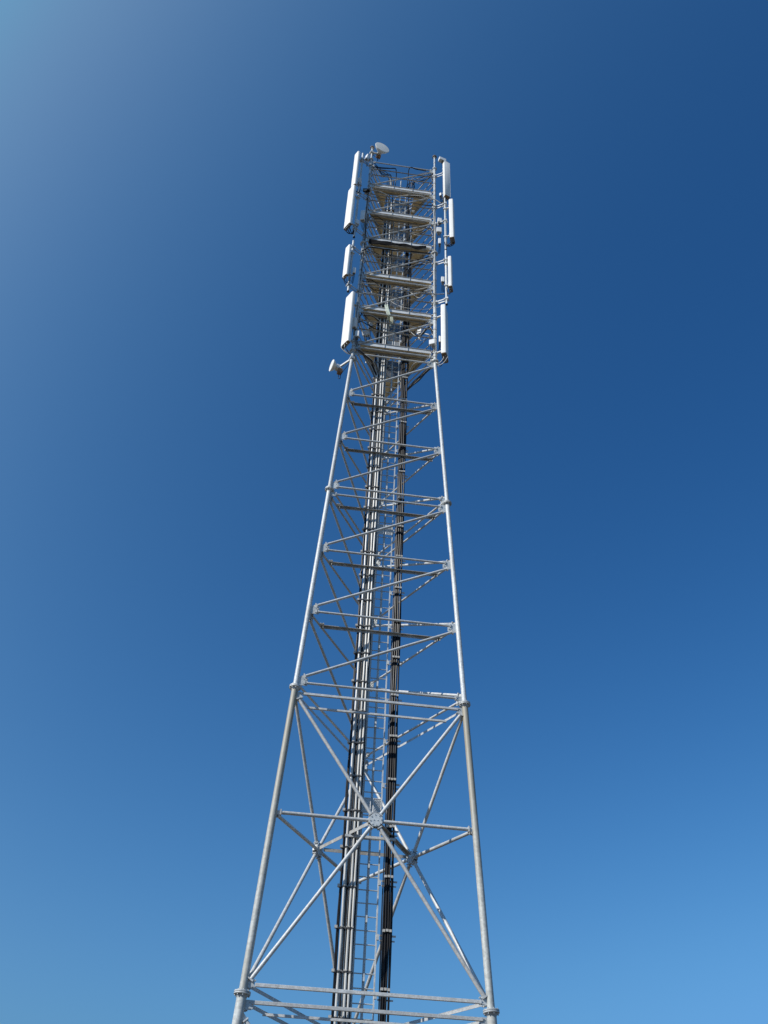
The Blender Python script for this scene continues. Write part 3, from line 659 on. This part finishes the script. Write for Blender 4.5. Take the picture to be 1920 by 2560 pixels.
loose('sagging_wire', px((1078,884,-.80),(1073,895,-.8),(1062,904,-.8),(1050,906,-.78),(1040,906,-.75),(1032,912,-.68),(1026,922,-.6),(1018,935,-.5)), .008, CGREY, 'pale wire curling below the lowest platform at the right leg', 'wire')
# fan of cables below the lowest platform, left
fan = []
for i in range(20):
    k = (i*7 % 20)/12; mt = (CTAN, CBLACK, CTAN, CTAN, CGREY)[i % 5]
    fan.append((jit(px((888+6*k, 872+4*k, -.80),(905+12*k, 884+8*k, -.72),(918+12*k, 902+4*k,-.62),(929+9*k, 925-2*k, -.5),(936+7*k, 950-6*k, -.42),(938+8*k, 975, -.38),(937+8*k, 1000, -.36)), .02), random.choice((.013,.017,.021)), mt))
bunch('cable_fan', fan, 'tangle of brown and black cables fanning from left leg into left cable run')
fan = []
for i in range(5):
    k = i/4
    fan.append((jit(px((1082, 913+3*k, -.70),(1066-2*k, 925+8*k, -.55),(1048, 942+8*k,-.45),(1030, 958+8*k, -.40),(1016-3*k, 978+5*k, -.38),(1012-4*k, 1010, -.37)), .012), .015, CTAN if i % 2 else CBLACK))
bunch('cable_fan', fan, 'brown and black cables slanting from the right leg down to the black cable run')
bunch('cable_loop', [(jit(px((932+3*i,416+i,-.78),(960,419+i,-.80),(985,421,-.80),(990,424,-.78),(991,440,-.6),(989,460,-.45),(985,480,-.4)), .012), .011, CBLACK) for i in range(4)], 'black cables tied along the top crossbar then dropping at its middle')
bunch('cable_loop', [(jit(px((1066,428,-.78),(1040,423,-.80),(1028,418,-.80),(1022,424,-.8),(1020,445,-.6),(1017,470,-.42),(1015,490,-.38)), .012), .011, CBLACK) for i in range(3)], 'black cables looped over the right half of the top crossbar')
bunch('cable_loop', [(jit(px((1015,470,-.4),(1022,459,-.4),(1032,458,-.35),(1037,468,-.3),(1030,476,-.3),(1020,468,-.35)), .02), .012, CBLACK) for i in range(3)], 'coil of black cable above the topmost platform')
# thin cables strung about the platforms
def leg_px(l, z, dx=0.0, dy=0.0): p = LP(l, z); return (p[0]+dx, p[1]+dy, p[2])
for nm_, zb_, lab in (('cable_loop', 29.55, 'thin black cables drooping below the top crossbar toward the cable runs'), ('cable_loop', 25.75, 'thin dark cables drooping across the bay under the second platform'), ('cable_loop', 23.6, 'thin dark cables drooping across the bay under the third platform'),
        ('cable_loop', 21.75, 'thin dark cables drooping across the bay under the fourth platform'), ('cable_loop', 19.8, 'thin dark cables drooping across the bay under the fifth platform')):
    lists = []
    for i in range(13):
        l = i % 2; sg = 1 if l == 0 else -1; rx = -0.4 if l == 0 else 0.38; z = zb_+random.uniform(-.25, .25)
        p0 = leg_px(l, z+random.uniform(-.6, .5), sg*0.07, 0.02); e = (rx+random.uniform(-.1, .1), -0.40, z-random.uniform(.3, 1.0))
        md = lerp(p0, (e[0], e[1], z+0.05), 0.5); sag = random.uniform(-.05, .22)
        lists.append(([p0, (p0[0]+sg*0.12, p0[1]+0.02, z+0.03), (md[0], md[1], md[2]-sag), (e[0]-sg*0.08, e[1]-0.03, z-0.02), e, (e[0], e[1], e[2]-0.6)], random.choice((.008, .011, .014)), random.choice((CBLACK, CBLACK, CTAN, CGREY))))
    bunch(nm_, lists, lab)
for l, side in ((0, 'left'), (1, 'right')):
    lists = []
    for i in range(6):
        za, zb = random.uniform(18.4, 24), random.uniform(25, 29.5); a0 = random.uniform(0, 6.28); pts = []
        k = 0; z = za
        while z < zb:
            r_ = SEC[secof(z)][2]+0.014; aa = a0+0.25*math.sin(z*1.1+i); pts.append((LP(l, z)[0]+r_*math.cos(aa)+random.uniform(-.004,.012), LP(l, z)[1]+r_*math.sin(aa)-random.uniform(0,.01), z)); z += 0.5
        lists.append((pts, random.choice((.007, .010)), random.choice((CBLACK, CBLACK, CGREY))))
    bunch('leg_cables', lists, 'thin cables tied up the upper part of the %s leg between its antennas' % side)
# thick cables along the bar below the middle flange
bunch('cable_tray', [(jit(px((906,626,-.88),(925,618,-.80),(960,623,-.80),(1000,627,-.80),(1040,631,-.80),(1076,634,-.80)), .014), .017, (CBLACK, CTAN, CBLACK)[i]) for i in range(3)], 'dark cables strapped along the crossbar under the third platform')
# black plastic sheet hanging on the third platform edge
t = MB(); top = []; bot = []; n = 28
for k in range(n+1):
    f = k/n; u = 923+f*(1066-923); v1 = 596+f*(615-596)+0.6*math.sin(f*17); hgt = 10.5*(1-0.25*f)+1.6*math.sin(f*9)+1.2*math.sin(f*23)
    if f > 0.86: hgt *= 1.0-(f-0.86)*1.2
    if f < 0.5: v1 += 0.6
    a = at(u, v1+(3.5*(f-.0) if f < .8 else 2.8-14*(f-.8)), -0.80+0.012*math.sin(f*21)); b = at(u-1.5, v1+hgt, -0.81+0.02*math.sin(f*13+1))
    top.append(a); bot.append(b)
vs = []
for k in range(n+1):
    a, b = top[k], bot[k]
    for j in range(5):
        q = lerp(a, b, j/4); vs.append(W(q[0], q[1]-0.012*math.sin(j*1.3+k*0.8), q[2]))
fs = [[k*5+j, (k+1)*5+j, (k+1)*5+j+1, k*5+j+1] for k in range(n) for j in range(4)]
t._add(vs, fs, True)
o = t.build('plastic_sheet', TARP, None, 'torn black plastic sheet draped along the front edge of the third platform', 'plastic sheet')
sd = o.modifiers.new('solid', 'SOLIDIFY'); sd.thickness = 0.004
